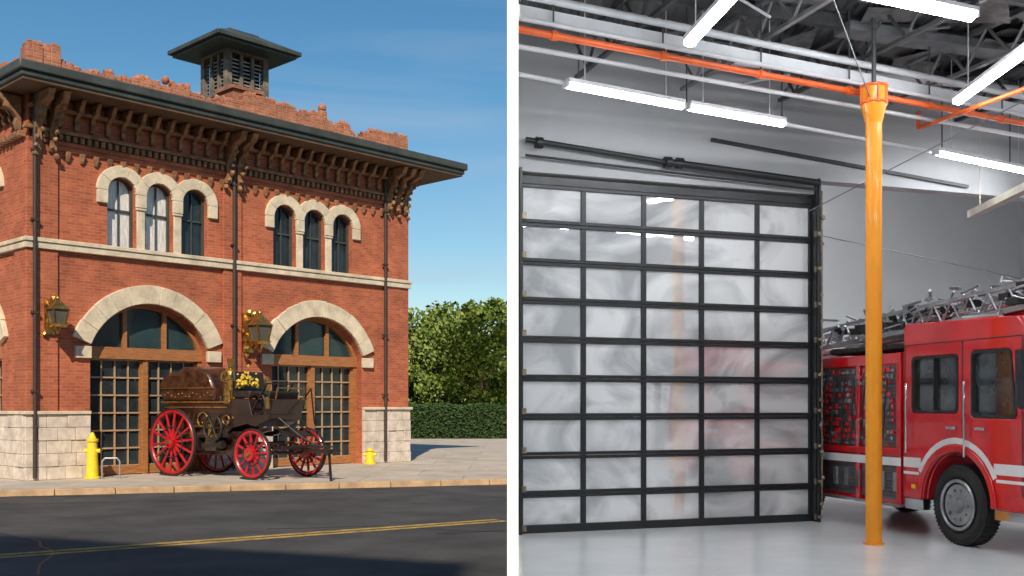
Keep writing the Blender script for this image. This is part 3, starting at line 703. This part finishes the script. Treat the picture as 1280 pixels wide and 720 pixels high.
# ---- FIRE TRUCK  local x forward, near side = -y
ft=empty('fire_truck',(5.96,13.97,ZF),math.atan2(-.968,.25))
Wt=2.4
def prof_arch(x0,x1,zb,pts_top,cx,r,zc):
    o=[(x0,zb)]
    a0=math.asin((zb-zc)/r) if abs(zb-zc)<r else 0
    for i in range(17):
        t=math.pi-a0-(math.pi-2*a0)*i/16; o.append((cx+r*math.cos(t),zc+r*math.sin(t)))
    o.append((x1,zb)); o+=pts_top; return o
xz=lambda x,z,w:(x,w,z)
top=[(1.52,.9),(1.5,1.7),(1.28,2.86),(1.14,3.0),(-1.08,3.06),(-1.14,3.0)]
cabo=prof_arch(-1.14,1.5,.56,top,0,.70,.56)
def rr(x0,z0,x1,z1,r,sk=0):
    o=[]
    for cx_,cz_,s0 in [(x0+r,z0+r,180),(x1-r,z0+r,270),(x1-r,z1-r,0),(x0+r,z1-r,90)]:
        for k in range(5):
            t=R(s0+22.5*k); X=cx_+r*math.cos(t); Z=cz_+r*math.sin(t); X-= sk*(Z-z0) if cx_>(x0+x1)/2 else 0; o.append((X,Z))
    return o
w1=rr(-.95,1.78,.04,2.57,.07); w2=rr(.30,1.72,1.14,2.60,.07,.12)
a=MB()
a.plate(cabo,[],xz,.078,Wt-.078); 
a.plate(cabo,[w1,w2],xz,0,.078); a.plate(cabo,[w1,w2],xz,Wt-.078,Wt)
a.done('cab',tred,ft,.018)
a=MB()
for w_ in(w1,w2):
    for y0,y1 in((.05,.074),(Wt-.074,Wt-.05)): a.plate([(x,z) for x,z in w_],[],xz,y0,y1)
a.box((1.28,.2,1.85),(1.45,Wt-.2,2.75),Matrix.Rotation(-.19,3,'Y')); a.done('windows',tglass,ft)
a=MB()
def ringplate(w_,e,y0,y1):
    cx_=sum(p[0] for p in w_)/len(w_); cz_=sum(p[1] for p in w_)/len(w_)
    inn=[(cx_+(x-cx_)*(1-e),cz_+(z-cz_)*(1-e)) for x,z in w_]; a.plate(w_,[inn],xz,y0,y1)
for w_ in(w1,w2): ringplate(w_,.09,-.004,.06)
for x in (-1.1,.14,1.24): a.box((x-.008,-.004,.75 if abs(x)>.5 else 1.30),(x+.008,.01,2.75))
a.box((-1.1,-.004,2.74),(1.24,.01,2.752))
a.box((-.47,-.002,1.82),(-.45,.05,2.54))
a.done('seals_and_door_gaps',rubber,ft)
def twheel(x,r,nm,y0=0,y1=.34):
    yc_=(y0+y1)/2
    a=MB(); a.torus((x,yc_,r),(0,1,0),r-.115,.115,48,12,.16); 
    a.cyl((x,y0+.1,r),(x,y1-.06,r),r-.1,r-.1,30); a.cyl((x,yc_-.11,r),(x,yc_+.11,r),r-.006,r-.006,48)
    for k in range(60):
        t=2*math.pi*k/60; a.box((x+(r-.004)*math.cos(t)-.006,yc_-.12,r+(r-.004)*math.sin(t)-.01),(x+(r-.004)*math.cos(t)+.006,yc_+.12,r+(r-.004)*math.sin(t)+.01),Matrix.Rotation(-t,3,'Y'))
    a.done(nm+'_tyre',rubber,ft)
    a=MB(); yy=y0+.03 if y0<1 else y1-.03; sg=1 if y0<1 else -1
    a.torus((x,yy,r),(0,1,0),r-.22,.025,36,8); a.cyl((x,yy+sg*.09,r),(x,yy+sg*.01,r),r-.23,r-.27,32)
    a.cyl((x,yy+sg*.05,r),(x,yy-sg*.05,r),.12,.09,20)
    for k in range(10):
        t=2*math.pi*k/10; a.cyl((x+.2*math.cos(t),yy+sg*.05,r+.2*math.sin(t)),(x+.2*math.cos(t),yy-sg*.02,r+.2*math.sin(t)),.022,.018,8)
    a.done(nm+'_rim',alu,ft)
twheel(0,.545,'front_wheel'); twheel(0,.545,'front_wheel_far',Wt-.34,Wt); twheel(-4.2,.545,'rear_wheel'); twheel(-4.2,.545,'rear_wheel_far',Wt-.34,Wt)
a=MB(); N=20
pts=[(.80*math.cos(math.pi-math.pi*i/N),.56+.80*math.sin(math.pi-math.pi*i/N)) for i in range(N+1)]+[(.705*math.cos(math.pi*i/N),.56+.705*math.sin(math.pi*i/N)) for i in range(N+1)]
a.plate(pts,[],xz,-.03,.0-.001)
a.done('wheel_arch_trim',tred,ft,.01)
a=MB()
a.box((-1.13,-.005,1.0),(-.74,.0-.001,1.14)); a.box((.74,-.005,1.0),(1.5,.0-.001,1.14))
a.box((-1.13,-.005,.9),(-.78,-.001,.94)); a.box((.78,-.005,.9),(1.5,-.001,.94))
a.box((-6.2,-.006,1.0),(-1.2,-.001,1.12))
a.box((1.5,.1,1.0),(1.53,Wt-.1,1.14))
pts2=[(.89*math.cos(math.pi-math.pi*i/N),.56+.89*math.sin(math.pi-math.pi*i/N)) for i in range(3,N-2)]+[(.81*math.cos(math.pi*i/N),.56+.81*math.sin(math.pi*i/N)) for i in range(3,N-2)]
a.plate(pts2,[],xz,-.006,-.001)
a.done('reflective_stripe',twhite,ft)
a=MB(); a.box((1.52,.1,.42),(1.78,Wt-.1,.82)); a.box((.72,.02,.42),(1.5,.3,.55)); a.box((-1.14,.02,.40),(-.72,.4,.55))
for x in (-.05,.42): a.box((x-.1 if x<0 else x+.0,-.045,1.56),(x+.08 if x<0 else x+.18,-.01,1.60))
for x in (-1.0,.24): a.cyl((x,-.06,1.2),(x,-.06,2.2),.016,.016,8)
a.cyl((.05,.1,3.05),(.75,.1,3.05),.05)
for y in (.5,Wt-.5): a.cyl((1.52,y,1.35),(1.57,y,1.35),.13,.12,18)
a.box((1.5,.75,.95),(1.55,Wt-.75,1.7))
a.done('chrome_fittings',chrome,ft,.008)
a=MB(); a.cyl((1.34,-.02,2.5),(1.5,-.26,2.55),.018); a.cyl((1.34,-.02,1.9),(1.5,-.26,1.85),.018); a.box((1.48,-.32,1.85),(1.55,-.16,2.55)); a.done('mirror',framem,ft,.01)
a=MB(); a.box((1.30,-.012,.66),(1.47,-.001,.86)); a.box((1.505,.12,.9),(1.56,.32,1.15)); a.box((-.95,-.012,.70),(-.85,-.001,.76)); a.done('marker_lights',amber,ft,.005)
a=MB(); a.box((.35,.3,3.04),(1.0,Wt-.3,3.2)); a.done('light_bar',M('red_lens',(.5,.02,.02),.15,coat=1),ft,.03)
# rear body
a=MB(); ro=prof_arch(-6.2,-1.22,.42,[(-1.22,2.66),(-6.2,2.66)],-4.2,.7,.56)
a.plate(ro,[],xz,.06,Wt-.06)
for x0,x1 in [(-1.32,-1.22),(-2.36,-2.26),(-3.5,-3.4),(-5.1,-5.0),(-6.2,-6.1)]: a.box((x0,.0,.43 if x0!=-5.1 else 1.3),(x1,.058,2.66)); 
a.box((-6.2,-.002,2.5),(-1.22,.056,2.655)); a.box((-6.2,-.002,1.15),(-1.22,.056,1.25))
a.done('rear_body',tred,ft,.01)
a=MB()
for x0,x1 in [(-2.26,-1.32),(-3.4,-2.36),(-5.0,-3.5),(-6.1,-5.1)]:
    for z0,z1 in [(1.27,2.48),(.5,.98)]:
        if x0<-3.45 and x0>-5.05 and z0<1: continue
        z=z0
        while z<z1: a.box((x0+.02,.03,z),(x1-.02,.058,z+.045)); z+=.055
a.done('roller_shutters',M('shutter_grey',(.16,.16,.17),.35,.7,var=.4,vs=2),ft,.004)
a=MB(); g_=MB(); random.seed(11)
for i in range(20):
    for j in range(13):
        x=-3.36+i*.10; z=1.28+j*.092
        if random.random()<.6:
            t=random.uniform(0,.012); (a if random.random()<.6 else g_).box((x,.006-t,z),(x+random.uniform(.04,.09),.04,z+random.uniform(.03,.08)))
a.done('pump_panel_red',tred,ft,.004)
for k in range(9):
    x=random.uniform(-3.3,-1.4); z=random.uniform(1.32,2.42); g_.cyl((x,-.02,z),(x,.04,z),random.uniform(.03,.05),None,14)
for k in range(6): g_.box((-1.4-.32*k,.0,.62),(-1.3-.32*k,.04,.9))
g_.box((-6.2,-.05,.40),(-1.22,.06,.44))
g_.done('gauges_and_valves',alu,ft,.004)
a=MB()
for k in range(7):
    x=-1.5-.28*k; p0=Vector((x,-.03,2.3)); 
    for s1 in range(8):
        p1=Vector((x-.02*s1,-.03-.01*math.sin(s1),2.3-.13*(s1+1)+.02*math.cos(k*s1))); a.cyl(p0,p1,.014,None,6); p0=p1
a.done('hanging_hoses',rubber,ft)
# ladder & equipment on top
a=MB()
def ladder(y,z0,z1,x0,x1):
    n=22
    for yy in (y,y+.62):
        a.bar((x0,yy,z0),(x1,yy,z1),.05,.07); a.bar((x0,yy,z0+.30),(x1,yy,z1+.30),.04,.05)
        for i in range(n):
            xa=x0+(x1-x0)*i/n; xb=x0+(x1-x0)*(i+1)/n; za=z0+(z1-z0)*i/n; zb=z0+(z1-z0)*(i+1)/n
            a.cyl((xa,yy,za),((xa+xb)/2,yy,(za+zb)/2+.30),.016,None,6); a.cyl(((xa+xb)/2,yy,(za+zb)/2+.30),(xb,yy,zb),.016,None,6)
    for i in range(n*2):
        xa=x0+(x1-x0)*i/n/2; za=z0+(z1-z0)*i/n/2; a.cyl((xa,y,za),(xa,y+.62,za),.018,None,6)
ladder(.25,2.72,3.18,-6.2,2.0); ladder(1.1,2.8,3.26,-6.2,2.0)
for k in range(190):
    x=random.uniform(-3.6,1.4); zb=2.74+.055*(x+6.2); q=Vector((x,random.uniform(.08,.9),zb+random.uniform(0,.42))); d=Vector((random.uniform(-.35,.35),random.uniform(-.15,.15),random.uniform(-.10,.10))); 
    a.cyl(q-d*.6,q+d*.6,random.uniform(.01,.028),None,6)
a.done('aerial_ladder',alu,ft)
a=MB()
for k in range(12):
    a.torus((-1.6-.4*(k%5),.3+.25*(k//5),2.76),(0,0,1),.16,.05,18,6)
for k in range(40):
    x=random.uniform(-3.4,1.2); q=Vector((x,random.uniform(.15,.9),2.76+.055*(x+6.2)+random.uniform(0,.28))); a.box(q-Vector((.09,.07,.04)),q+Vector((.09,.07,.05)))
a.done('hose_bed',rubber,ft)

# =================================================================== CAMERA / LIGHT / WORLD
cam=bpy.data.cameras.new('camera'); co=bpy.data.objects.new('camera',cam); scn.collection.objects.link(co)
co.location=(0,0,1.75); co.rotation_euler=(R(90),0,0); cam.sensor_width=36; cam.lens=36*1300/1280; cam.shift_y=148/1280; cam.clip_end=3000; scn.camera=co
el=R(38); v=Vector((0,-1,0))*math.cos(el)+Vector((0,0,math.sin(el)))
sl=bpy.data.lights.new('sun','SUN'); sl.energy=5.0; sl.angle=R(.5); sl.color=(1,.88,.70); so=bpy.data.objects.new('sun',sl); scn.collection.objects.link(so); so.rotation_euler=v.to_track_quat('Z','Y').to_euler()
wd=bpy.data.worlds.new('World'); scn.world=wd; wd.use_nodes=True; nt=wd.node_tree; L=nt.links.new; bg=nt.nodes['Background']
sk=nn(nt,'ShaderNodeTexSky'); sk.sky_type='NISHITA'; sk.sun_disc=False; sk.sun_elevation=el; sk.sun_rotation=R(180); sk.air_density=1.1; sk.dust_density=.2; sk.ozone_density=2.0
hs=nn(nt,'ShaderNodeHueSaturation'); hs.inputs['Saturation'].default_value=1.3; hs.inputs['Hue'].default_value=.492; L(sk.outputs[0],hs.inputs['Color'])
tc=nn(nt,'ShaderNodeTexCoord'); mp=nn(nt,'ShaderNodeMapping'); mp.inputs['Scale'].default_value=(1.0,1.0,6); mp.inputs['Rotation'].default_value=(0,R(12),0); L(tc.outputs['Generated'],mp.inputs[0])
n=nn(nt,'ShaderNodeTexNoise'); n.inputs['Scale'].default_value=2.4; n.inputs['Detail'].default_value=8; n.inputs['Distortion'].default_value=.8; L(mp.outputs[0],n.inputs['Vector'])
mr=nn(nt,'ShaderNodeMapRange'); mr.inputs[1].default_value=.46; mr.inputs[2].default_value=.85; mr.inputs[3].default_value=0; mr.inputs[4].default_value=.5; L(n.outputs['Fac'],mr.inputs[0])
mx=nn(nt,'ShaderNodeMix',data_type='RGBA'); L(mr.outputs[0],mx.inputs[0]); L(hs.outputs[0],mx.inputs[6]); mx.inputs[7].default_value=(4.6,5.4,6.4,1)
L(mx.outputs[2],bg.inputs[0]); bg.inputs[1].default_value=.105
scn.view_settings.view_transform='Standard'; scn.view_settings.look='None'; scn.view_settings.exposure=0
